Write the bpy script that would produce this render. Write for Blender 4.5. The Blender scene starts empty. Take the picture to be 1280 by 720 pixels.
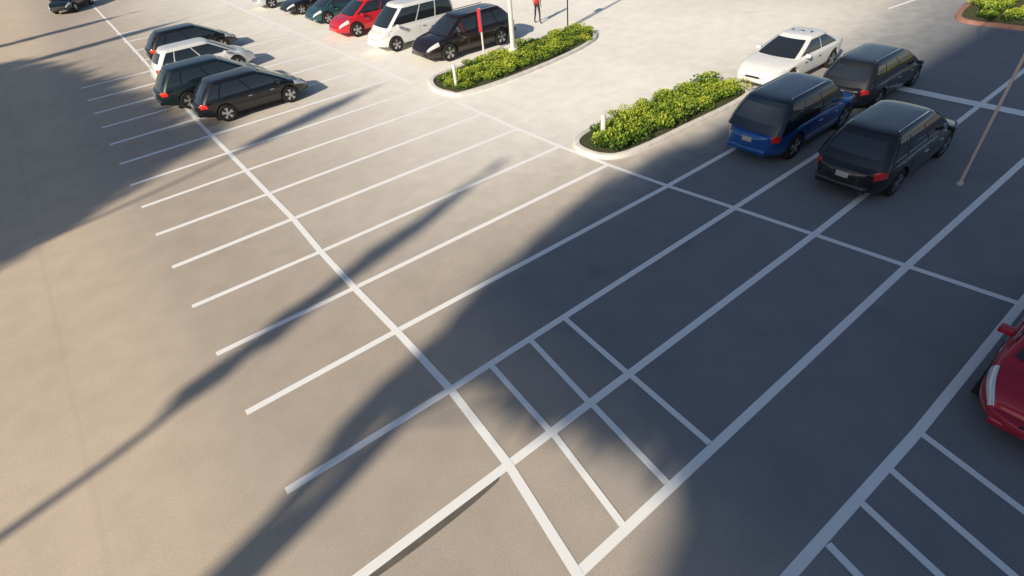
import bpy, bmesh, math, random
import numpy as np
from mathutils import Vector, Matrix
random.seed(7); rng=np.random.default_rng(7)
scn=bpy.context.scene; COL=scn.collection
D2R=math.radians
# ---------------------------------------------------------------- helpers
def link(o): COL.objects.link(o); return o
def mesh_obj(name,verts,faces,mats=(),smooth=False,mi=None,sharp=None):
    me=bpy.data.meshes.new(name); me.from_pydata([tuple(v) for v in verts],[],faces)
    for m in mats: me.materials.append(m)
    if mi is not None: me.polygons.foreach_set('material_index',mi)
    if smooth:
        me.polygons.foreach_set('use_smooth',[True]*len(me.polygons))
        if sharp: me.set_sharp_from_angle(angle=D2R(sharp))
    me.update()
    return link(bpy.data.objects.new(name,me))
def thing(o,label,cat,group=None):
    o["label"]=label; o["category"]=cat
    if group: o["group"]=group
    return o
def box_bm(cx,cy,cz,sx,sy,sz,bev=0.0,seg=2,rot=None):
    bm=bmesh.new(); bmesh.ops.create_cube(bm,size=1)
    bmesh.ops.scale(bm,vec=(sx,sy,sz),verts=bm.verts)
    if bev>0: bmesh.ops.bevel(bm,geom=bm.edges[:],offset=bev,segments=seg,affect='EDGES',profile=.6)
    if rot is not None: bmesh.ops.rotate(bm,matrix=rot,verts=bm.verts)
    bmesh.ops.translate(bm,vec=(cx,cy,cz),verts=bm.verts)
    return bm
def bm_obj(name,bm,mats,smooth=True,sharp=35):
    me=bpy.data.meshes.new(name); bm.to_mesh(me); bm.free()
    for m in mats: me.materials.append(m)
    if smooth:
        me.polygons.foreach_set('use_smooth',[True]*len(me.polygons)); me.set_sharp_from_angle(angle=D2R(sharp))
    return link(bpy.data.objects.new(name,me))
def join_bm(*bms):
    out=bmesh.new()
    for b in bms:
        me=bpy.data.meshes.new('t'); b.to_mesh(me); b.free(); out.from_mesh(me); bpy.data.meshes.remove(me)
    return out
def lathe(prof,n=24,axis='z'):
    V=[];F=[]
    for r,z in prof:
        for i in range(n):
            a=2*math.pi*i/n; V.append((r*math.cos(a),r*math.sin(a),z))
    for j in range(len(prof)-1):
        for i in range(n):
            k=(i+1)%n; F.append((j*n+i,j*n+k,(j+1)*n+k,(j+1)*n+i))
    F.append(tuple(range(n))[::-1]); F.append(tuple((len(prof)-1)*n+i for i in range(n)))
    if axis=='y': V=[(x,-z,y) for x,y,z in V]
    return V,F
# ---------------------------------------------------------------- materials
def newmat(name):
    m=bpy.data.materials.new(name); m.use_nodes=True
    nt=m.node_tree; return m,nt,nt.nodes['Principled BSDF']
def simple(name,col,rough=.6,metal=0,coat=0,spec=None,emit=None,var=0.0,vs=8):
    m,nt,b=newmat(name)
    b.inputs['Base Color'].default_value=(*col,1); b.inputs['Roughness'].default_value=rough
    b.inputs['Metallic'].default_value=metal; b.inputs['Coat Weight'].default_value=coat
    b.inputs['Coat Roughness'].default_value=.04
    if spec is not None: b.inputs['Specular IOR Level'].default_value=spec
    if var>0:
        N=nt.nodes;t=N.new('ShaderNodeTexCoord');n=N.new('ShaderNodeTexNoise');n.inputs['Scale'].default_value=vs;n.inputs['Detail'].default_value=6
        nt.links.new(t.outputs['Object'],n.inputs['Vector'])
        r=N.new('ShaderNodeMapRange');r.inputs[1].default_value=.3;r.inputs[2].default_value=.7;r.inputs[3].default_value=1-var;r.inputs[4].default_value=1+var
        nt.links.new(n.outputs['Fac'],r.inputs[0])
        mx=N.new('ShaderNodeVectorMath');mx.operation='SCALE';mx.inputs[0].default_value=col
        nt.links.new(r.outputs[0],mx.inputs['Scale']);nt.links.new(mx.outputs[0],b.inputs['Base Color'])
    return m
def paint_mat(name,col,metal=.2):
    m=simple(name,col,rough=.38,metal=metal,coat=1.0)
    nt=m.node_tree;b=nt.nodes['Principled BSDF'];N=nt.nodes
    t=N.new('ShaderNodeTexCoord');n=N.new('ShaderNodeTexNoise');n.inputs['Scale'].default_value=5;n.inputs['Detail'].default_value=5
    nt.links.new(t.outputs['Object'],n.inputs['Vector'])
    r=N.new('ShaderNodeMapRange');r.inputs[3].default_value=.01;r.inputs[4].default_value=.08
    nt.links.new(n.outputs['Fac'],r.inputs[0]);nt.links.new(r.outputs[0],b.inputs['Coat Roughness'])
    return m
GLASS=simple('car_glass',(.02,.026,.032),rough=.02,spec=1.0,coat=.6)
TYRE=simple('tyre_rubber',(.018,.018,.018),rough=.85)
RIM=simple('rim_alloy',(.55,.56,.58),rough=.3,metal=.9)
TRIM=simple('black_trim',(.02,.02,.022),rough=.55)
HEAD=simple('headlight_lens',(.8,.82,.85),rough=.1,metal=.2,coat=1)
TAIL=simple('taillight_lens',(.8,.03,.02),rough=.15,coat=1)
PLATE=simple('plate_white',(.5,.5,.48),rough=.5)
CHROME=simple('chrome',(.7,.7,.72),rough=.12,metal=1)
# ---------------------------------------------------------------- asphalt / paint
def math_node(nt,op,a,b=None,clamp=False):
    n=nt.nodes.new('ShaderNodeMath');n.operation=op;n.use_clamp=clamp
    for i,v in enumerate((a,b)):
        if v is None: continue
        if isinstance(v,(int,float)): n.inputs[i].default_value=v
        else: nt.links.new(v,n.inputs[i])
    return n.outputs[0]
def maprange(nt,v,a,b,c,d,smooth=True):
    n=nt.nodes.new('ShaderNodeMapRange');n.interpolation_type='SMOOTHSTEP' if smooth else 'LINEAR'
    nt.links.new(v,n.inputs[0])
    for i,x in zip((1,2,3,4),(a,b,c,d)): n.inputs[i].default_value=x
    return n.outputs[0]
def noise(nt,vec,scale,detail=4,rough=.5,dist=0):
    n=nt.nodes.new('ShaderNodeTexNoise');n.inputs['Scale'].default_value=scale;n.inputs['Detail'].default_value=detail
    n.inputs['Roughness'].default_value=rough;n.inputs['Distortion'].default_value=dist
    nt.links.new(vec,n.inputs['Vector']);return n.outputs['Fac']
def mixc(nt,f,a,b,mode='MIX'):
    n=nt.nodes.new('ShaderNodeMix');n.data_type='RGBA';n.blend_type=mode
    if isinstance(f,(int,float)): n.inputs[0].default_value=f
    else: nt.links.new(f,n.inputs[0])
    for i,v in ((6,a),(7,b)):
        if isinstance(v,tuple): n.inputs[i].default_value=(*v,1)
        else: nt.links.new(v,n.inputs[i])
    return n.outputs[2]
def asphalt_mat():
    m,nt,b=newmat('asphalt')
    g=nt.nodes.new('ShaderNodeNewGeometry');pos=g.outputs['Position']
    s=nt.nodes.new('ShaderNodeSeparateXYZ');nt.links.new(pos,s.inputs[0]);X,Y=s.outputs[0],s.outputs[1]
    big=noise(nt,pos,.12,3,.6); med=noise(nt,pos,1.1,4,.6); fine=noise(nt,pos,26,3,.75)
    Xw=math_node(nt,'ADD',X,math_node(nt,'MULTIPLY',big,2.0))
    lane=maprange(nt,Xw,-5.8,-2.2,1,0)
    c=mixc(nt,lane,(.52,.455,.39),(.66,.555,.44))
    # shade over the bays painted into the asphalt as a darker, bluer tone
    shade_mask=math_node(nt,'MULTIPLY',maprange(nt,Xw,1.2,5.0,0,1),maprange(nt,math_node(nt,'SUBTRACT',Y,math_node(nt,'MULTIPLY',X,.12)),4.2,6.2,1,0))
    c=mixc(nt,shade_mask,c,(.265,.275,.295))
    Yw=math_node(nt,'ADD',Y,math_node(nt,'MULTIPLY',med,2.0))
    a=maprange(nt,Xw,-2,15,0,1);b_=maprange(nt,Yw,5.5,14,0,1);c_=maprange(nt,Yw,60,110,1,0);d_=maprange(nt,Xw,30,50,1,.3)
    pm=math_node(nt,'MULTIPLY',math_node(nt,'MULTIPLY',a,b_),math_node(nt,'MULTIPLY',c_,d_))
    c=mixc(nt,pm,c,(1.0,.975,.90))  # bright sunlit glow around the islands painted in as near-white ground
    v=maprange(nt,big,.3,.7,.95,1.04)
    v=math_node(nt,'MULTIPLY',v,maprange(nt,med,.25,.75,.93,1.04))
    v=math_node(nt,'MULTIPLY',v,maprange(nt,fine,.3,.7,.84,1.10,False))
    jn=math_node(nt,'ABSOLUTE',math_node(nt,'ADD',math_node(nt,'ADD',X,math_node(nt,'MULTIPLY',Y,.02)),7.3))
    v=math_node(nt,'MULTIPLY',v,maprange(nt,jn,.02,.12,.95,1))
    vo=nt.nodes.new('ShaderNodeTexVoronoi');vo.inputs['Scale'].default_value=.33;nt.links.new(pos,vo.inputs['Vector'])
    od=math_node(nt,'ADD',vo.outputs['Distance'],math_node(nt,'MULTIPLY',med,.25))
    v=math_node(nt,'MULTIPLY',v,maprange(nt,od,.13,.26,.88,1))
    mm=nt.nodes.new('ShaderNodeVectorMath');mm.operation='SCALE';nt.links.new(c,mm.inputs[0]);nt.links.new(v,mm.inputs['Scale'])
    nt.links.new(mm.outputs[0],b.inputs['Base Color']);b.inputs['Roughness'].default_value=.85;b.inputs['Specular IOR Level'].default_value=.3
    bp=nt.nodes.new('ShaderNodeBump');bp.inputs['Strength'].default_value=.16;bp.inputs['Distance'].default_value=.01
    nt.links.new(fine,bp.inputs['Height']);nt.links.new(bp.outputs[0],b.inputs['Normal']);return m
def linepaint_mat():
    m,nt,b=newmat('road_paint');g=nt.nodes.new('ShaderNodeNewGeometry');pos=g.outputs['Position']
    w=noise(nt,pos,9,6,.75);w2=noise(nt,pos,.8,2,.5)
    s=math_node(nt,'ADD',w,math_node(nt,'MULTIPLY',w2,.35))
    f=maprange(nt,s,.40,.52,.75,1)
    nt.links.new(mixc(nt,f,(.55,.53,.50),(.99,1.0,1.0)),b.inputs['Base Color']);b.inputs['Roughness'].default_value=.6
    return m
ASPH=asphalt_mat(); LPAINT=linepaint_mat()
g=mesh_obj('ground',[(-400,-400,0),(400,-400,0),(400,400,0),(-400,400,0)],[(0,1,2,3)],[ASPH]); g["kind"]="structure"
# ---------------------------------------------------------------- markings
def strip_mesh(name,lines,z):
    V=[];F=[]
    for pts,w in lines:
        n=len(pts);b=len(V)
        for i,p in enumerate(pts):
            a=Vector(pts[max(0,i-1)]);c=Vector(pts[min(n-1,i+1)]);d=(c-a).normalized();q=Vector((-d.y,d.x))*w/2
            V+= [(p[0]+q.x,p[1]+q.y,z),(p[0]-q.x,p[1]-q.y,z)]
        for i in range(n-1): F.append((b+2*i,b+2*i+1,b+2*i+3,b+2*i+2))
    o=mesh_obj(name,V,F,[LPAINT]);o["kind"]="structure";return o
sp1=[(-.66,-2.52),(-.21,.1),(0,2.65),(.03,5.4),(0,8),(.02,10.7),(.12,13.4),(.1,16.1),(.1,19),(.05,27),(.3,45),(.4,58),(.6,90)]
sp2=[(12.62,-5.9),(12.5,-5.03),(12.19,-2.53),(11.9,.03),(11.58,2.61),(11.25,5.15),(11,7.87),(10.86,10.5),(10.8,14),(10.85,18.4)]
sp2c=[(10.8,22.6),(10.8,34),(10.8,46),(10.8,70)]
strip_mesh('bay_spine_marking',[(sp1,.20),(sp2,.19),(sp2c,.24)],.008)
LEv={1:2.7,2:5.41,3:8.04,4:10.73,5:13.47,6:16.2,7:19.0,8:21.6,9:24.5,10:27.6,11:30.7,12:33.7,13:36.8,14:40.2,15:43.8,16:47.5,17:51.5,18:55.5}
MID={1:2.62,2:5.37,3:7.97,4:10.61,5:13.43,6:16.1,7:19.0}
RV={1:2.61,2:5.15,3:7.87,4:10.51,5:13.3,6:16.0,7:18.8}
st=[]
for k,v in LEv.items():
    e={1:20.5,2:20.5,3:10.9,4:10.75}.get(k,10.7)
    m=MID.get(k,v);r=RV.get(k,v)
    pts=[(-4.12 if k<15 else 0.1,v),(0,m),(11,r)]
    if e>11: pts.append((e,r))
    else: pts[-1]=(e,r)
    st.append((pts,.19 if k<5 else (.22 if k<9 else .26)))
    if k>=9: st.append(([(11.0,v),(16.2,v)],.2))
st.append(([(-4.12,.1),(-.2,.08),(12,.03),(36,.25)],.20))
st.append(([(-.62,-2.45),(12.2,-2.5),(25,-2.7)],.20))
st.append(([(-1.5,-4.75),(2.1,-4.83),(6.7,-5.0),(12.5,-5.05),(25,-5.2)],.20))
st.append(([(0,-7.5),(25,-7.7)],.18))
strip_mesh('bay_line_marking',st,.004)
h=[([(1.2,2.55),(1.0,.16)],.15),([(2.5,2.55),(2.2,.16)],.15),([(3.72,2.55),(3.5,.16)],.15),
([(1.0,-.02),(.62,-2.36)],.15),([(2.2,-.02),(1.92,-2.36)],.15),([(3.5,-.02),(3.3,-2.36)],.15)]
for a,b in ((2.0,1.1),(3.1,2.55),(4.3,3.75),(5.4,4.8),(6.7,6.15)): h.append(([(a,-4.98),(b,-7.42)],.15))
strip_mesh('hatched_zone_marking',h,.012)
strip_mesh('stop_line_marking',[([(25.35,3.6),(25.45,-4.5)],.6)],.0125)
strip_mesh('lane_marking',[([(38.4,9.5),(46,8.6)],.2)],.0122)
m,nt,b=newmat('shadow_strip_tone')  # dark strip painted like a thin shadow along the bay line
geo=nt.nodes.new('ShaderNodeNewGeometry');f=noise(nt,geo.outputs['Position'],3,3,.5)
cc=mixc(nt,maprange(nt,f,.3,.7,0,1),(.13,.12,.11),(.17,.155,.14));nt.links.new(cc,b.inputs['Base Color']);b.inputs['Roughness'].default_value=.8
V=[];F=[];n=40
for i in range(n+1):
    x=-4.0+i/n*3.5; wv=.15*math.sin(math.pi*i/n)**.35 if 0<i<n else .005
    V+=[(x,-.0,.002),(x,-.01-wv,.002)]
for i in range(n): F.append((2*i,2*i+1,2*i+3,2*i+2))
o=mesh_obj('painted_shadow_strip',V,F,[m]);o["kind"]="structure"
# ---------------------------------------------------------------- islands
CONC=simple('kerb_concrete',(.70,.68,.64),rough=.8,var=.12,vs=3)
KBR=simple('reddish_kerb',(.40,.20,.15),rough=.8,var=.15,vs=3)
SOIL=simple('mulch_soil',(.07,.075,.03),rough=.95,var=.5,vs=12)
def smooth_outline(P,n=8):
    P=[Vector(p) for p in P];out=[];N=len(P)
    for i in range(N):
        p0,p1,p2,p3=P[i-1],P[i],P[(i+1)%N],P[(i+2)%N]
        for j in range(n):
            t=j/n; out.append(.5*((2*p1)+(p2-p0)*t+(2*p0-5*p1+4*p2-p3)*t*t+(3*p1-p0-3*p2+p3)*t**3))
    return out
def island(name,P,mat,wid=.2,h=.16):
    O=smooth_outline(P);n=len(O)
    area=sum(O[i].x*O[(i+1)%n].y-O[(i+1)%n].x*O[i].y for i in range(n))
    sgn=1 if area>0 else -1
    def inset(d):
        R=[]
        for i in range(n):
            t=(O[(i+1)%n]-O[i-1]).normalized();nn=Vector((-t.y,t.x))*sgn
            R.append(O[i]+nn*d)
        return R
    rings=[(O,0),(inset(.015),h-.02),(inset(.045),h),(inset(wid-.02),h),(inset(wid),h-.02),(inset(wid),.03)]
    V=[];F=[]
    for R,z in rings: V+=[(p.x,p.y,z) for p in R]
    for j in range(len(rings)-1):
        for i in range(n):
            k=(i+1)%n;F.append((j*n+i,j*n+k,(j+1)*n+k,(j+1)*n+i))
    k=mesh_obj(name,V,F,[mat],True,sharp=40);k["kind"]="structure"
    R=inset(wid-.003)
    bm=bmesh.new();vs=[bm.verts.new((p.x,p.y,.1)) for p in R];f=bm.faces.new(vs);bmesh.ops.triangulate(bm,faces=[f])
    s=bm_obj('planting_soil',bm,[SOIL],False);s["kind"]="structure"
    return inset(wid+.05)
isl1=[(11.02,9.3),(11.15,8.5),(11.7,7.9),(13,7.66),(16,7.6),(19,7.58),(20.6,7.8),(21.1,8.6),(21.15,9.6),(20.8,10.5),(19,10.85),(16,10.85),(13,10.75),(11.8,10.5),(11.2,10.0)]
isl2=[(10.98,20.9),(11.05,19.6),(11.6,18.8),(14.7,18.6),(18.7,19.0),(21.5,19.6),(23.2,20.4),(23.9,21.6),(23.6,22.7),(22.5,23.3),(18.5,23.2),(13.2,22.8),(11.7,22.3)]
isl3=[(37.4,5.0),(37.4,2),(37.4,-8),(38,-9.5),(48,-9.5),(49,-8),(49,4),(47,5.8),(43,6.3),(39.2,6.0)]
in1=island('planter_island_kerb',isl1,CONC,.26); in2=island('planter_island_kerb',isl2,CONC,.26); in3=island('planter_island_kerb',isl3,KBR,wid=.3)
# ---------------------------------------------------------------- foliage
def leafmat(name,col,tr=.35):
    m,nt,b=newmat(name);b.inputs['Base Color'].default_value=(*col,1);b.inputs['Roughness'].default_value=.5
    if tr<=0: return m
    t=nt.nodes.new('ShaderNodeBsdfTranslucent');t.inputs['Color'].default_value=(min(1,col[0]*1.3),min(1,col[1]*1.3),col[2],1)
    mx=nt.nodes.new('ShaderNodeMixShader');mx.inputs[0].default_value=tr
    nt.links.new(b.outputs[0],mx.inputs[1]);nt.links.new(t.outputs[0],mx.inputs[2]);nt.links.new(mx.outputs[0],nt.nodes['Material Output'].inputs[0])
    return m
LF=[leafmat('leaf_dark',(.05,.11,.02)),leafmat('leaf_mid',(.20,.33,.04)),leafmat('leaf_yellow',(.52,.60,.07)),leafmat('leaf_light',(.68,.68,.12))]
def leaf_geo(C,size,up=0.3,narrow=.5):
    n=len(C);d=rng.normal(size=(n,3));d[:,2]+=up;d/=np.linalg.norm(d,axis=1)[:,None]
    e=rng.normal(size=(n,3));e-= (e*d).sum(1)[:,None]*d;e/=np.linalg.norm(e,axis=1)[:,None]
    s=size*rng.uniform(.6,1.3,n)[:,None]
    a=C-d*s*.5;b=C+e*s*narrow*.5;c=C+d*s*.5;f=C-e*s*narrow*.5
    V=np.stack([a,b,c,f],1).reshape(-1,3);F=[(4*i,4*i+1,4*i+2,4*i+3) for i in range(n)]
    return V,F
def shrub_mesh(seed,n=950,r=.78,h=.52,dark=0):
    C=[];M=[]
    lobes=[(random.uniform(-.5,.5)*r,random.uniform(-.5,.5)*r,random.uniform(.3,.75)*h,random.uniform(.28,.45)*r) for _ in range(9)]
    for i in range(n):
        lx,ly,lz,lr=random.choice(lobes);d=Vector(rng.normal(size=3)).normalized()*lr*random.uniform(.75,1.1)
        p=Vector((lx,ly,lz))+Vector((d.x,d.y,d.z*.75));p.z=max(.02,p.z);C.append(p)
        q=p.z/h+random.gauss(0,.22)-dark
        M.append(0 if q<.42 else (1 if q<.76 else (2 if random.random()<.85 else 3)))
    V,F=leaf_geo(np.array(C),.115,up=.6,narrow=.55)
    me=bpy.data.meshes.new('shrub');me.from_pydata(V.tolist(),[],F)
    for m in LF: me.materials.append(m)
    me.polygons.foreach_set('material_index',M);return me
SM=[shrub_mesh(i,dark=d) for i,d in enumerate((0,0,.05,.2,.3,-.1,-.15))]
def inside(p,poly):
    c=False;n=len(poly)
    for i in range(n):
        a,b=poly[i],poly[i-1]
        if (a[1]>p[1])!=(b[1]>p[1]) and p[0]<(b[0]-a[0])*(p[1]-a[1])/(b[1]-a[1])+a[0]: c=not c
    return c
def dist_edge(p,poly):
    return min((Vector(p)-q).length for q in poly)
def plant(poly,step,group,zs=1,marg=.28):
    xs=[p.x for p in poly];ys=[p.y for p in poly];x=min(xs)
    while x<max(xs):
        y=min(ys)
        while y<max(ys):
            p=(x+random.uniform(-.14,.14),y+random.uniform(-.14,.14))
            if inside(p,poly) and dist_edge(p,poly)>marg and random.random()<.97:
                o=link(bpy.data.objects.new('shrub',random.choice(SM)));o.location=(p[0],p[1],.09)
                s=random.uniform(.8,1.12);o.scale=(s,s,s*random.uniform(.6,1.2)*zs);o.rotation_euler=(0,0,random.uniform(0,6.28))
                thing(o,"low leafy yellow-green shrub planted in a kerbed island","shrub",group)
            y+=step
        x+=step
plant(in1,.72,"shrubs in the planter islands",1.0)
plant(in2,.85,"shrubs in the planter islands",.75)
plant(in3,1.4,"shrubs in the planter islands",1.1)
# ---------------------------------------------------------------- trees that stand behind the viewpoint
EL=29.0; AZ=17.3
dx=math.cos(D2R(AZ))/math.tan(D2R(EL)); dy=math.sin(D2R(AZ))/math.tan(D2R(EL)); dl=1/math.tan(D2R(EL))
BARK=simple('bark',(.12,.09,.065),rough=.9,var=.4,vs=5)
TLF=[leafmat('tree_leaf_dark',(.03,.055,.015),0),leafmat('tree_leaf_light',(.07,.11,.03),0)]
def tube(path,radii,n=10):
    V=[];F=[]
    for i,(p,r) in enumerate(zip(path,radii)):
        for j in range(n):
            a=2*math.pi*j/n;V.append((p[0]+r*math.cos(a),p[1]+r*math.sin(a),p[2]))
    for i in range(len(path)-1):
        for j in range(n):
            k=(j+1)%n;F.append((i*n+j,i*n+k,(i+1)*n+k,(i+1)*n+j))
    F.append(tuple((len(path)-1)*n+j for j in range(n)));return V,F
def make_tree(name,base,ztr,trunk_r,clumps,nleaf,lsize,label,cat,group):
    e=bpy.data.objects.new(name,None);link(e);e.location=(base[0],base[1],0)
    path=[(.1*math.sin(i*.7),.1*math.cos(i*.9)-.1,ztr*i/12) for i in range(13)]
    V,F=tube(path,[trunk_r*(1.25-.55*i/12) for i in range(13)])
    for c in clumps[:10]:
        a=Vector((0,0,ztr*.92));bq=Vector(c[:3]);p=[a.lerp(bq,t) for t in (0,.5,.9)]
        v,f=tube(p,[trunk_r*.4,trunk_r*.25,trunk_r*.1],6);k=len(V);V+=v;F+=[tuple(i+k for i in q) for q in f]
    t=mesh_obj('trunk',V,F,[BARK],True);t.parent=e
    w=np.array([c[3]**2 for c in clumps]);w=w/w.sum();idx=rng.choice(len(clumps),nleaf,p=w);cl=np.array(clumps)
    d=rng.normal(size=(nleaf,3));d/=np.linalg.norm(d,axis=1)[:,None]
    C=cl[idx,:3]+d*cl[idx,3:4]*rng.uniform(.2,1.08,nleaf)[:,None]
    V,F=leaf_geo(C,lsize,0,.5);me=bpy.data.meshes.new('crown');me.from_pydata(V.tolist(),[],F)
    for m in TLF: me.materials.append(m)
    me.polygons.foreach_set('material_index',(rng.random(nleaf)<.4).astype(int).tolist())
    c=link(bpy.data.objects.new('crown',me));c.parent=e
    thing(e,label,cat,group);return e
def column_tree(line_v0,ubase,uc0,uc1,wid,tr=.22,slope=math.tan(D2R(AZ)),n=3000):
    vb=line_v0+slope*ubase; z0=(uc0-ubase)/dx; z1=(uc1-ubase)/dx
    cl=[];N=22
    for i in range(N):
        t=i/(N-1);z=z0+(z1-z0)*t
        r=wid*(.42+.10*math.sin(t*11+1)+.5*math.sin(math.pi*min(1,.12+t*.95))**.8)*(1 if t<.9 else .6)
        for _ in range(2): cl.append((random.gauss(0,.10*wid),random.gauss(0,.10*wid),z+random.gauss(0,.15),max(.12,r*.62)))
    make_tree('palm_tree',(ubase,vb),z0+.3,tr,cl,n,.36,"tall narrow shaggy-crowned palm beside the parking lot","palm tree","palms beside the parking lot")
column_tree(8.65,-22,-5.0,7.8,.54,.15,n=4000)
column_tree(3.85,-24,-3.0,10.6,.76,.30,n=4500)
column_tree(21.3,-24,1.5,8.5,.8,.10)
column_tree(54,-24,-6,6,1.2,.3)
column_tree(64,-26,-9,3,1.2,.3)
ca,sa=math.cos(D2R(AZ)),math.sin(D2R(AZ))
def shade_tree(poly,base,half,ncl,cr_,nleaf,tr,ls=.5,rad=3.0):  # unseen tree, crown shaped to lay shade on a chosen area
    """leafy crown filling the volume whose shade falls inside poly"""
    bperp=-base[0]*sa+base[1]*ca; cl=[]
    xs=[p[0] for p in poly];ys=[p[1] for p in poly];t=0
    while len(cl)<ncl and t<80000:
        t+=1;x=random.uniform(min(xs),max(xs));y=random.uniform(min(ys),max(ys))
        if not inside((x,y),poly): continue
        pp=-x*sa+y*ca-bperp; al=(x-base[0])*ca+(y-base[1])*sa
        if pp<half[0] or pp>half[1]: continue
        op=random.uniform(-rad,rad); z=(al-op)/dl
        cl.append((op*ca-pp*sa,op*sa+pp*ca,z,cr_*random.uniform(.7,1.15)))
    if not cl: return
    zlo=min(c[2] for c in cl)
    make_tree('shade_caster_tree',base,zlo+1,tr,cl,nleaf,ls,"unseen leafy tree with its crown shaped to cast shade on the lot","tree","unseen shade-casting trees beside the parking lot")
main_poly=[(1.0,4.0),(1.4,2.2),(2.0,.4),(2.7,-1.2),(3.4,-2.8),(5,-3.6),(9,-3.6),(15,-1.5),(25,.6),(25,2.6),(18.5,3.6),(16.5,5.9),(13,6.5),(9.5,6.3),(5.5,5.2),(3,4.6)]
shade_tree(main_poly,(-20,3.3-.3115*20),(-9,3),420,.85,52000,.3,ls=.52)
left_poly=[(-17,14.5),(-9.8,18.3),(-7.0,20.2),(-4.2,21.9),(-1.4,23.7),(-.3,25.4),(-.6,28),(-1.5,32),(-3.0,38),(-5,45),(-8,53),(-17,55)]
for q in (22,27.5,33,38.5,44,49.5,55):
    bx=-34;by=q*1.0475+.3115*bx
    shade_tree(left_poly,(bx,by),(-3.3,3.3),130,1.15,15000,.3,ls=.55)
# ---------------------------------------------------------------- unseen building added behind the viewpoint to cast the big shade
WALL=simple('shade_caster_building_wall',(.42,.38,.33),rough=.85,var=.1,vs=1)
def building(x0,x1,y0,y1,H):
    e=bpy.data.objects.new('shade_caster_building',None);link(e);e.location=((x0+x1)/2,(y0+y1)/2,0)
    bm=box_bm(0,0,H/2,x1-x0,y1-y0,H);w=bm_obj('shade_caster_wall',bm,[WALL],False);w.parent=e
    p=bm_obj('shade_caster_parapet',box_bm(0,0,H+.3,x1-x0+.5,y1-y0+.5,.58),[CONC],False);p.parent=e
    nf=int(H//3.6)
    for fl in range(nf):
        z=1.9+fl*3.6
        for i in range(5):
            yy=-(y1-y0)/2+(i+.5)*(y1-y0)/5
            o=bm_obj('window',box_bm((x1-x0)/2+.01,yy,z,.06,(y1-y0)/5-1.2,1.8,.01),[GLASS],False);o.parent=e
    thing(e,"unseen tan building added to cast shade, with rows of dark windows","building")
building(-40,-25,-48,-15.8,36)
# ---------------------------------------------------------------- cars
SEC=[(0,0),(.8,0),(.95,.10),(1.0,.35),(.995,.65),(.965,.88),(.86,.97),(.5,1.0),(0,1.02)]
def cr(P,t):
    n=len(P)-1;x=min(max(t,0),1)*n;i=min(int(x),n-1);u=x-i
    g=lambda k:np.array(P[min(max(k,0),n)],float)
    p0,p1,p2,p3=g(i-1),g(i),g(i+1),g(i+2)
    if i==0:p0=2*p1-p2
    if i==n-1:p3=2*p2-p1
    return .5*(2*p1+(p2-p0)*u+(2*p0-5*p1+4*p2-p3)*u*u+(3*p1-p0-3*p2+p3)*u**3)
SPEC={
'suv':dict(L=4.8,w=.95,top=[(-2.4,.88),(-2.3,.97),(-1,1.02),(.8,1.02),(1.35,.99),(2.05,.88),(2.3,.74),(2.4,.60)],zc=.97,x0=(-2.27,1.5),x1=(-1.68,.5),cw=(.87,.66),H=1.60,R=.37,ax=(-1.42,1.45),split=[.0,.24,.6,1.0],rack=True,tl=.34),
'boxy':dict(L=4.75,w=.94,top=[(-2.37,.93),(-2.3,1.0),(-1,1.04),(.8,1.04),(1.3,1.02),(2.1,.95),(2.3,.84),(2.37,.68)],zc=1.0,x0=(-2.30,1.4),x1=(-1.80,.6),cw=(.88,.69),H=1.74,R=.39,ax=(-1.4,1.42),split=[.0,.27,.62,1.0],rack=True),
'van':dict(L=4.2,w=.84,top=[(-2.1,.85),(-2.05,1.0),(-1,1.03),(.9,1.03),(1.4,1.0),(1.85,.9),(2.05,.74),(2.1,.6)],zc=.98,x0=(-2.05,1.72),x1=(-1.9,.75),cw=(.79,.68),H=1.85,R=.33,ax=(-1.3,1.35),split=[.0,.3,.62,1.0],rack=False),
'crossover':dict(L=4.35,w=.91,top=[(-2.17,.86),(-2.08,.95),(-1,.98),(.8,.97),(1.3,.95),(1.9,.84),(2.1,.7),(2.17,.56)],zc=.93,x0=(-2.08,1.5),x1=(-1.55,.42),cw=(.84,.65),H=1.58,R=.35,ax=(-1.27,1.34),split=[.0,.18,.57,1.0],rack=False),
'hatch':dict(L=4.15,w=.88,top=[(-2.07,.80),(-1.99,.88),(-1,.93),(.6,.92),(1.2,.9),(1.75,.8),(2.0,.66),(2.07,.52)],zc=.88,x0=(-1.98,1.5),x1=(-1.42,.38),cw=(.81,.62),H=1.47,R=.33,ax=(-1.25,1.28),split=[.0,.15,.56,1.0],rack=False),
'wagon':dict(L=4.55,w=.89,top=[(-2.27,.82),(-2.2,.9),(-1,.94),(.7,.93),(1.3,.9),(1.95,.78),(2.18,.65),(2.27,.5)],zc=.89,x0=(-2.18,1.5),x1=(-1.75,.4),cw=(.82,.63),H=1.5,R=.33,ax=(-1.35,1.38),split=[.0,.25,.6,1.0],rack=True),
'sedan':dict(L=4.55,w=.9,top=[(-2.27,.72),(-2.2,.88),(-1.6,.93),(-.9,.92),(.6,.89),(1.2,.86),(1.9,.74),(2.18,.6),(2.27,.46)],zc=.86,x0=(-1.8,1.2),x1=(-.9,.1),cw=(.8,.58),H=1.36,R=.33,ax=(-1.32,1.38),split=[.0,.44,1.0],rack=False),
}
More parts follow.
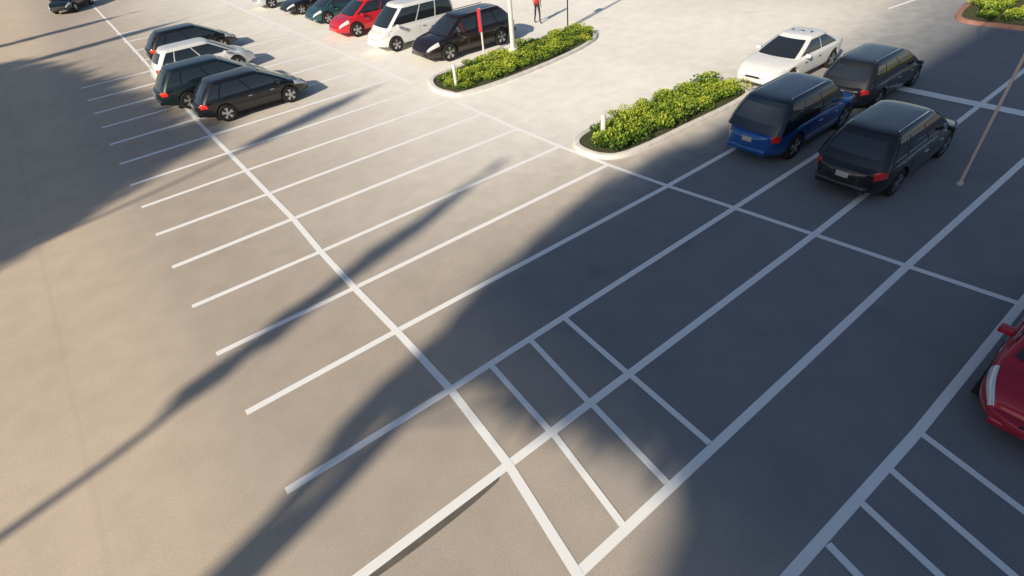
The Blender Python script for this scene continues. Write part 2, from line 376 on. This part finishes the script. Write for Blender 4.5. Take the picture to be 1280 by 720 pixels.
def patch(S,name,xs,ts,off,side,mat,nx=14,nt=8):
    V=[];F=[]
    for i in range(nx+1):
        x=xs[0]+(xs[1]-xs[0])*i/nx
        for j in range(nt+1):
            t=ts[0]+(ts[1]-ts[0])*j/nt
            p=S(x,t);e=.01
            a=S(x+e,t)-S(x-e,t);b=S(x,min(1,t+e))-S(x,t-e);nn=np.cross(a,b);nn/=np.linalg.norm(nn)+1e-9
            if nn[1]<0 and abs(nn[1])>.05: nn=-nn
            q=p+nn*off;V.append((q[0],q[1]*side,q[2]))
    for i in range(nx):
        for j in range(nt):
            f=(i*(nt+1)+j,(i+1)*(nt+1)+j,(i+1)*(nt+1)+j+1,i*(nt+1)+j+1);F.append(f if side<0 else f[::-1])
    return mesh_obj(name,V,F,[mat],True)
PRO={}
def build_proto(kind):
    s=SPEC[kind];L,w=s['L'],s['w'];hl=L/2;parts=[]
    tx=[p[0] for p in s['top']];tz=[p[1] for p in s['top']]
    lut_x=np.linspace(-hl,hl,241);lut_z=np.zeros(241)
    for i,x in enumerate(lut_x):
        wd=min(.28,(hl-abs(x))*1.0+.015);lut_z[i]=np.mean(np.interp(x+np.linspace(-wd,wd,15),tx,tz))
    def S(x,t):
        xi=min(1,abs(x)/hl);W=w*(1-.30*xi**6.5);zb=.24+.1*xi**8
        zt=float(np.interp(x,lut_x,lut_z))
        y,z=cr(SEC,t);return np.array([x,y*W,zb+z*(zt-zb)])
    xs=[hl*math.sin(math.pi/2*(i/40)) for i in range(-40,41)]
    nT=40;V=[];F=[]
    for x in xs:
        half=[S(x,j/nT) for j in range(nT+1)]
        V+= [tuple(p) for p in half]+[(p[0],-p[1],p[2]) for p in half[-2:0:-1]]
    M=2*nT
    for i in range(len(xs)-1):
        for j in range(M):
            k=(j+1)%M;F.append((i*M+j,i*M+k,(i+1)*M+k,(i+1)*M+j))
    def bulge(y,hw): return 1-(min(1,abs(y)/hw))**2
    for end,sg in ((0,-1),(len(xs)-1,1)):
        base=end*M;prev=base;hw=w*.72
        zc=sum(V[base+j][2] for j in range(M))/M
        for sc,ddx,bl in ((.985,.012,.02),(.95,.03,.05),(.87,.05,.06),(.7,.07,.065),(.4,.085,.07)):
            st_=len(V)
            for j in range(M):
                v=V[base+j];V.append((v[0]+sg*(ddx+bl*bulge(v[1]*sc,hw)),v[1]*sc,zc+(v[2]-zc)*sc))
            for j in range(M):
                k=(j+1)%M;f=(prev+j,prev+k,st_+k,st_+j);F.append(f)
            prev=st_
        F.append(tuple(prev+j for j in range(M)))
    body=mesh_obj('body',V,F,[TRIM])
    bm=bmesh.new();bm.from_mesh(body.data);bmesh.ops.recalc_face_normals(bm,faces=bm.faces);bm.to_mesh(body.data);bm.free()
    cutters=[]
    for ax in s['ax']:
        for sd in (1,-1):
            Vc,Fc=lathe([(s['R']+.055,-.2),(s['R']+.055,.25)],32,'y')
            c=mesh_obj('cut',[(x+ax,y+sd*(w-.02),z+s['R']) for x,y,z in Vc],Fc)
            bm=bmesh.new();bm.from_mesh(c.data);bmesh.ops.recalc_face_normals(bm,faces=bm.faces);bm.to_mesh(c.data);bm.free()
            md=body.modifiers.new('b','BOOLEAN');md.object=c;md.operation='DIFFERENCE';md.solver='EXACT';cutters.append(c)
    dg=bpy.context.evaluated_depsgraph_get();dg.update()
    me=bpy.data.meshes.new_from_object(body.evaluated_get(dg));body.modifiers.clear();body.data=me
    me.polygons.foreach_set('use_smooth',[True]*len(me.polygons));me.set_sharp_from_angle(angle=D2R(50))
    for c in cutters: bpy.data.objects.remove(c)
    parts.append((body,'paint',None))
    x0,x1,cw=s['x0'],s['x1'],s['cw'];z0=s['zc']-.06;z1=s['H']-.07;BU=.10
    def lvl(f): return (x0[0]+(x1[0]-x0[0])*f-.03*math.sin(math.pi*f), x0[1]+(x1[1]-x0[1])*f+.03*math.sin(math.pi*f), cw[0]+(cw[1]-cw[0])*f+.03*math.sin(math.pi*f), z0+(z1-z0)*f)
    RC=.17
    def rr(a,b,hw,z,r,n=5):
        P=[]
        for cx,cy,a0 in ((b-r,hw-r,0),(a+r,hw-r,90),(a+r,-hw+r,180),(b-r,-hw+r,270)):
            sg=1 if cx>(a+b)/2 else -1
            for i in range(n+1):
                an=D2R(a0+90*i/n);y=cy+r*math.sin(an)
                P.append((cx+r*math.cos(an)+sg*BU*bulge(y,hw),y,z))
            if a0==90:
                for k in range(1,8):
                    y=(hw-r)*(1-2*k/8);P.append((a-BU*bulge(y,hw),y,z))
        for k in range(1,8):
            y=-(hw-r)*(1-2*k/8);P.append((b+BU*bulge(y,hw),y,z))
        return P
    V=[];F=[];rings=[]
    for f in (0,.2,.4,.6,.8,1.0): a,b_,hw,z=lvl(f);rings.append(rr(a,b_,hw,z,RC))
    a,b_,hw,z=lvl(1)
    for ins,dz in ((.02,.03),(.07,.055),(.2,.073),(.4,.082)): rings.append(rr(a+ins*1.4,b_-ins*1.4,hw-ins,z+dz,max(.05,RC-ins*.2)))
    n=len(rings[0])
    for R in rings: V+=R
    for j in range(len(rings)-1):
        for i in range(n):
            k=(i+1)%n;F.append((j*n+i,j*n+k,(j+1)*n+k,(j+1)*n+i))
    F.append(tuple((len(rings)-1)*n+i for i in range(n)))
    cab=mesh_obj('cabin',V,F,[TRIM],True,sharp=45);parts.append((cab,'cabin',None))
    def grid(name,fn,nu,nv,flip):
        V=[fn(i/nu,j/nv) for i in range(nu+1) for j in range(nv+1)];F=[]
        for i in range(nu):
            for j in range(nv):
                q=(i*(nv+1)+j,(i+1)*(nv+1)+j,(i+1)*(nv+1)+j+1,i*(nv+1)+j+1);F.append(q[::-1] if flip else q)
        return mesh_obj(name,V,F,[GLASS],True)
    for sd in (1,-1):
        sp=s['split']
        for i in range(len(sp)-1):
            lo,hi=sp[i]+(.012 if i else 0),sp[i+1]-(.012 if i<len(sp)-2 else 0)
            def fn(u,v,lo=lo,hi=hi,sd=sd):
                f=.2+.72*v;a,b_,hw,z=lvl(f);a+=.14;b_-=.12
                return (a+(b_-a)*(lo+(hi-lo)*u),sd*(hw+.008),z+.002)
            parts.append((grid('side_window',fn,4,6,sd>0),None,None))
    for nm,ix,sg,f0,mg in (('windshield',1,1,.14,.1),('rear_window',0,-1,.32,.18)):
        def fn(u,v,ix=ix,sg=sg,f0=f0,mg=mg):
            f=f0+((.93 if sg>0 else .88)-f0)*v;l=lvl(f);y=(l[2]-mg)*(2*u-1)
            return (l[ix]+sg*(BU*bulge(y,l[2])+.014-(max(0,abs(y)-(l[2]-RC)))**2/(2*RC)),y,l[3]+.008)
        parts.append((grid(nm,fn,16,6,sg<0),None,None))
    R=s['R'];ax=s['ax'];mid=(ax[0]+ax[1])/2-.02
    for sd in (1,-1):
        parts.append((patch(S,'door',(mid+.012,ax[1]-R-.1),(1.9/8,5.2/8),.008,sd,TRIM),'paint',None))
        parts.append((patch(S,'door',(ax[0]+R+.1,mid-.012),(1.9/8,5.2/8),.008,sd,TRIM),'paint',None))
        parts.append((patch(S,'headlight',(hl-.5,hl-.01),(4.3/8,5.7/8),.012,sd,HEAD),None,None))
        parts.append((patch(S,'taillight',(-hl+.005,-hl+s.get('tl',.24)),(3.9/8,5.5/8),.012,sd,TAIL),None,None))
        parts.append((patch(S,'sill',(ax[0]+R+.07,ax[1]-R-.07),(.9/8,1.8/8),.012,sd,TRIM),None,None))
        for xx in (mid-.12,mid+.75):
            zt=float(np.interp(xx,tx,tz));zh=.24+.74*(zt-.24)
            parts.append((bm_obj('door_handle',box_bm(xx-.1,sd*(w+.012),zh,.17,.03,.03,.008),[CHROME]),None,None))
        l=lvl(.18)
        parts.append((bm_obj('mirror',box_bm(l[1]-.38,sd*(l[2]+.15),l[3]+.02,.13,.19,.12,.04,3),[TRIM]),'paint',None))
        if s['rack']:
            parts.append((bm_obj('roof_rail',box_bm((x1[0]+x1[1])/2-.1,sd*(cw[1]-.1),s['H']+.03,(x1[1]-x1[0])*.75,.035,.035,.012),[CHROME]),None,None))
    zt_r=tz[0];we=w*.70
    parts.append((bm_obj('rear_bumper',box_bm(-hl-.04,0,.44,.24,we*1.9,.20,.09,5),[TRIM]),'paint',None))
    parts.append((bm_obj('front_bumper',box_bm(hl-.0,0,.37,.24,we*1.8,.13,.06,5),[TRIM]),'paint',None))
    parts.append((bm_obj('grille',box_bm(hl+.10,0,.49,.06,we*.8,.05,.015),[TRIM]),None,None))
    parts.append((bm_obj('license_plate',box_bm(-hl-.15,0,(zt_r+.56)/2,.02,.30,.14,.004),[PLATE]),None,None))
    Vt,Ft=lathe([(R*.62,-.1),(R*.93,-.105),(R,-.08),(R,.08),(R*.93,.105),(R*.62,.1)],28,'y')
    wh=[]
    for axx in ax:
        for sd in (1,-1):
            t=mesh_obj('wheel',Vt,Ft,[TYRE],True,sharp=35);t.location=(axx,sd*(w-.12),R);wh.append((t,sd))
    for t,_ in wh: parts.append((t,None,None))
    for t,sd in wh:
        Vr=[];Fr=[];mi=[];nseg=30
        Vr.append((0,sd*.108,0))
        for i in range(nseg):
            a=2*math.pi*i/nseg;Vr.append((R*.22*math.cos(a),sd*.112,R*.22*math.sin(a)))
        for i in range(nseg):
            a=2*math.pi*i/nseg;Vr.append((R*.64*math.cos(a),sd*.106,R*.64*math.sin(a)))
        for i in range(nseg):
            k=(i+1)%nseg;Fr.append((0,1+i,1+k));mi.append(0)
            Fr.append((1+i,1+nseg+i,1+nseg+k,1+k));mi.append(1 if i%6 in (3,4,5) else 0)
        r=mesh_obj('rim',Vr,Fr,[RIM,TRIM],False,mi);parts.append((r,None,t))
    for o,_,_ in parts: COL.objects.unlink(o)
    return parts
def car(kind,x,y,yaw,mat,label,cat,group=None,scale=1.3,cabmat=None):
    if kind not in PRO: PRO[kind]=build_proto(kind)
    e=bpy.data.objects.new('parked_car',None);e.empty_display_size=.3;link(e);mp={}
    for o,k,par in PRO[kind]:
        c=o.copy();c.name=o.name.split('.')[0];link(c);mp[o]=c
        c.parent=mp[par] if par is not None else e
        if k:
            c.material_slots[0].link='OBJECT';c.material_slots[0].material=(cabmat or mat) if k=='cabin' else mat
    e.location=(x,y,0);e.rotation_euler=(0,0,D2R(yaw));e.scale=(scale,)*3
    thing(e,label,cat,group);return e
BLACK=paint_mat('paint_black',(.006,.007,.009),.1);BLK2=paint_mat('paint_dark_green_black',(.008,.022,.028),.3)
WHITE=paint_mat('paint_white',(.82,.83,.84),0);RED=paint_mat('paint_red',(.62,.012,.025),.1);CRIM=paint_mat('paint_crimson',(.50,.006,.035),.15)
MAR=paint_mat('paint_maroon_black',(.016,.007,.009),.3);BLUE=paint_mat('paint_blue',(.006,.10,.38),.35);TEAL=paint_mat('paint_teal',(.03,.10,.12),.4)
NAVY=paint_mat('paint_navy',(.004,.012,.028),.3)
GREY=paint_mat('paint_dark_grey',(.02,.023,.027),.4);SILV=paint_mat('paint_silver_white',(.6,.63,.66),.3)
G1="cars parked in the bay row"
car('suv',17.6,.65,0,BLACK,"glossy black SUV with roof rails parked on a bay line","car",G1,1.31)
car('boxy',17.8,4.3,0,BLUE,"blue SUV with dark navy cabin parked beside the black SUV","car",G1,1.28,NAVY)
car('wagon',24.15,4.15,0,GREY,"dark grey wagon parked ahead of the blue SUV","car",G1)
car('sedan',24.3,8.15,180,WHITE,"white coupe parked at the end of the hedge island","car",G1,1.38)
car('hatch',10.6,-6.55,180,CRIM,"crimson hatchback parked next to the hatched zone","car",G1,1.46)
car('hatch',3.05,26.75,0,BLACK,"black hatchback at the near end of the parked row","car",G1,1.34)
car('crossover',2.1,30.6,0,BLK2,"dark green-black crossover parked beside the black hatchback","car",G1,1.34)
car('crossover',2.8,35.6,0,WHITE,"white SUV parked between two black cars","car",G1,1.33)
car('hatch',3.5,41.7,0,BLACK,"black hatchback at the far end of the parked row","car",G1,1.36)
car('suv',16.5,25.6,180,MAR,"dark maroon-black SUV parked beside the planter island","car",G1,1.4)
car('van',15.3,30.2,180,WHITE,"upright white van parked beside the dark maroon SUV","van",None,1.42)
car('crossover',15.3,36.2,180,RED,"bright red car in the parked row","car",G1,1.42)
car('hatch',15.4,42,180,TEAL,"teal hatchback in the parked row","car",G1,1.35)
car('sedan',15.4,47.5,180,BLACK,"small black car in the parked row","car",G1)
car('crossover',14.6,53,180,SILV,"white crossover at the far end of the row","car",G1)
car('wagon',-1.2,74.5,240,BLACK,"dark car parked alone beyond the rows","car")
# ---------------------------------------------------------------- lamp, posts
POLE=simple('pole_paint',(.75,.74,.70),rough=.4,metal=.1,var=.08)
POLE2=simple('pole_paint_tan',(.72,.58,.50),rough=.5,metal=.0,var=.08)
def street_lamp(x,y,z,h,r,label,conc=True,pm=POLE):
    e=bpy.data.objects.new('street_lamp',None);link(e);e.location=(x,y,z)
    V,F=lathe([(r*2.2,0),(r*2.2,.45 if conc else .08),(r*2,.5 if conc else .1)],20);o=mesh_obj('base',V,F,[CONC],True,sharp=30);o.parent=e
    V,F=lathe([(r*1.2,.05),(r*1.2,.52),(r,.7),(r*.8,h-.2),(r*.7,h)],18);o=mesh_obj('pole',V,F,[pm],True,sharp=30);o.parent=e
    o=bm_obj('arm',box_bm(.9,0,h-.1,1.8,.07,.07,.02),[POLE]);o.parent=e
    o=bm_obj('lamp_head',join_bm(box_bm(1.9,0,h-.12,.75,.36,.13,.04,3),box_bm(1.9,0,h-.2,.5,.26,.05,.01)),[POLE]);o.parent=e
    thing(e,label,"street lamp")
street_lamp(17.24,21.6,.1,11,.14,"tall white lamp post standing in the planter island")
street_lamp(17.9,-1.75,0,11,.045,"slim pale tan lamp post standing beside the black SUV",False,POLE2)
def bollard(x,y,h=.85,r=.1):
    V,F=lathe([(r*1.1,0),(r,.04),(r,h-.08),(r*.8,h-.02),(r*.3,h)],16);o=mesh_obj('bollard',V,F,[CONC],True,sharp=40);o.location=(x,y,.1)
    thing(o,"short pale concrete post standing in the planter island","bollard","posts in the planter islands")
bollard(12.4,9.5,1.1,.11);bollard(11.95,20.0,1.2,.09)
def sign(x,y,h=2.9,pan=(.5,.55),postm=TRIM,panm=TRIM,label="dark sign on a thin post beside the planter island",r=.045):
    e=bpy.data.objects.new('sign_post',None);link(e);e.location=(x,y,0)
    V,F=lathe([(r,0),(r,h)],12);o=mesh_obj('post',V,F,[postm],True,sharp=40);o.parent=e
    o=bm_obj('sign_panel',box_bm(-r-.02,0,h-pan[1]/2,.03,pan[0],pan[1],.01),[panm]);o.parent=e
    thing(e,label,"sign")
sign(23.9,23.9)
# ---------------------------------------------------------------- people
SKIN=simple('skin',(.45,.27,.19),rough=.6);HAIR=simple('hair',(.03,.02,.015),rough=.7)
def person(x,y,yaw,shirt,trous,label,stride=.18,scale=1.3):
    J=[];E=[];Rr=[]
    def v(p,r,par=None):
        J.append(p);Rr.append(r)
        if par is not None:E.append((par,len(J)-1))
        return len(J)-1
    pel=v((0,0,.95),.125);sp=v((0,0,1.15),.11,pel);ch=v((.01,0,1.36),.13,sp);nk=v((.01,0,1.5),.055,ch);hd=v((.02,0,1.6),.085,nk);tp=v((.03,0,1.7),.085,hd);v((.02,0,1.76),.05,tp)
    for sd in (1,-1):
        hp=v((0,sd*.08,.9),.085,pel);kn=v((sd*stride*.5+.04,sd*.09,.5),.055,hp);an=v((sd*stride-.02,sd*.09,.09),.038,kn);v((sd*stride+.14,sd*.10,.04),.036,an)
        sh=v((0,sd*.17,1.42),.055,ch);el=v((-sd*.06,sd*.22,1.14),.04,sh);wr=v((-sd*.1+.08,sd*.22,.9),.028,el);pa=v((-sd*.1+.11,sd*.22,.83),.033,wr)
        for q in range(4):
            a=v((-sd*.1+.095+.018*q,sd*.23,.76),.009,pa);v((-sd*.1+.10+.018*q,sd*.215,.72+abs(q-1.5)*.006),.008,a)
        v((-sd*.1+.16,sd*.21,.80),.010,pa)
    me=bpy.data.meshes.new('p');me.from_pydata(J,E,[]);o=link(bpy.data.objects.new('person',me))
    o.modifiers.new('s','SKIN')
    for i,r in enumerate(Rr): me.skin_vertices[0].data[i].radius=(r,r)
    me.skin_vertices[0].data[0].use_root=True
    o.modifiers.new('u','SUBSURF').levels=1
    dg=bpy.context.evaluated_depsgraph_get();dg.update();m2=bpy.data.meshes.new_from_object(o.evaluated_get(dg));o.modifiers.clear();o.data=m2
    m2.materials.clear()
    for m in (SKIN,shirt,trous,TRIM): m2.materials.append(m)
    for p in m2.polygons:
        z=p.center.z;yy=abs(p.center.y);p.use_smooth=True
        if z<.1:p.material_index=3
        elif z>1.47:p.material_index=0
        elif yy>.17 and z<1.12:p.material_index=0
        elif z<.97 :p.material_index=2
        else:p.material_index=1
    V,F=lathe([(.04,1.58),(.098,1.62),(.108,1.7),(.085,1.78),(.03,1.81)],14);hr=mesh_obj('hair',[(a-.015,b,c) for a,b,c in V],F,[HAIR],True);hr.parent=o
    o.location=(x,y,0);o.rotation_euler=(0,0,D2R(yaw));o.scale=(scale,)*3;thing(o,label,"person");return o
REDC=simple('cloth_red',(.6,.03,.04),rough=.8);WHC=simple('cloth_white',(.7,.68,.66),rough=.8);DKC=simple('cloth_dark',(.03,.03,.05),rough=.8)
sign(16.4,23.5,2.7,(.28,1.3),WHC,REDC,"slim red sign panel on a white post beside the island",.06)
person(23.4,26.5,250,REDC,DKC,"person in red top and dark trousers crossing the lot")
# ---------------------------------------------------------------- light
w=bpy.data.worlds.new("World");scn.world=w;w.use_nodes=True;nt=w.node_tree
sky=nt.nodes.new('ShaderNodeTexSky');sky.sky_type='NISHITA';sky.sun_disc=False;sky.sun_elevation=D2R(EL);sky.sun_rotation=math.atan2(-math.cos(D2R(AZ)),-math.sin(D2R(AZ)))
nt.links.new(sky.outputs[0],nt.nodes['Background'].inputs[0]);nt.nodes['Background'].inputs[1].default_value=.085
sl=bpy.data.lights.new('sun','SUN');sl.energy=5;sl.angle=D2R(1.2);sl.color=(1,.87,.68);so=link(bpy.data.objects.new('sun',sl))
d=Vector((math.cos(D2R(AZ))*math.cos(D2R(EL)),math.sin(D2R(AZ))*math.cos(D2R(EL)),-math.sin(D2R(EL))));so.rotation_euler=d.to_track_quat('-Z','Y').to_euler();so.location=(-20,-20,30)
scn.view_settings.view_transform='Standard';scn.view_settings.look='None';scn.view_settings.exposure=0
# ---------------------------------------------------------------- camera
F_,psi,p_,roll=669.58,0.96139,0.69147,-0.10278
f=Vector((math.cos(psi)*math.cos(p_),math.sin(psi)*math.cos(p_),-math.sin(p_)));r=Vector((math.sin(psi),-math.cos(psi),0));u=r.cross(f)
R=r*math.cos(roll)+u*math.sin(roll);U=-r*math.sin(roll)+u*math.cos(roll)
cd=bpy.data.cameras.new('camera');cd.sensor_width=36;cd.lens=F_/1280*36;cd.clip_end=1500;co=link(bpy.data.objects.new('camera',cd))
M=Matrix(((R.x,U.x,-f.x,-3.47738),(R.y,U.y,-f.y,-5.3994),(R.z,U.z,-f.z,10.07987),(0,0,0,1)));co.matrix_world=M
scn.camera=co
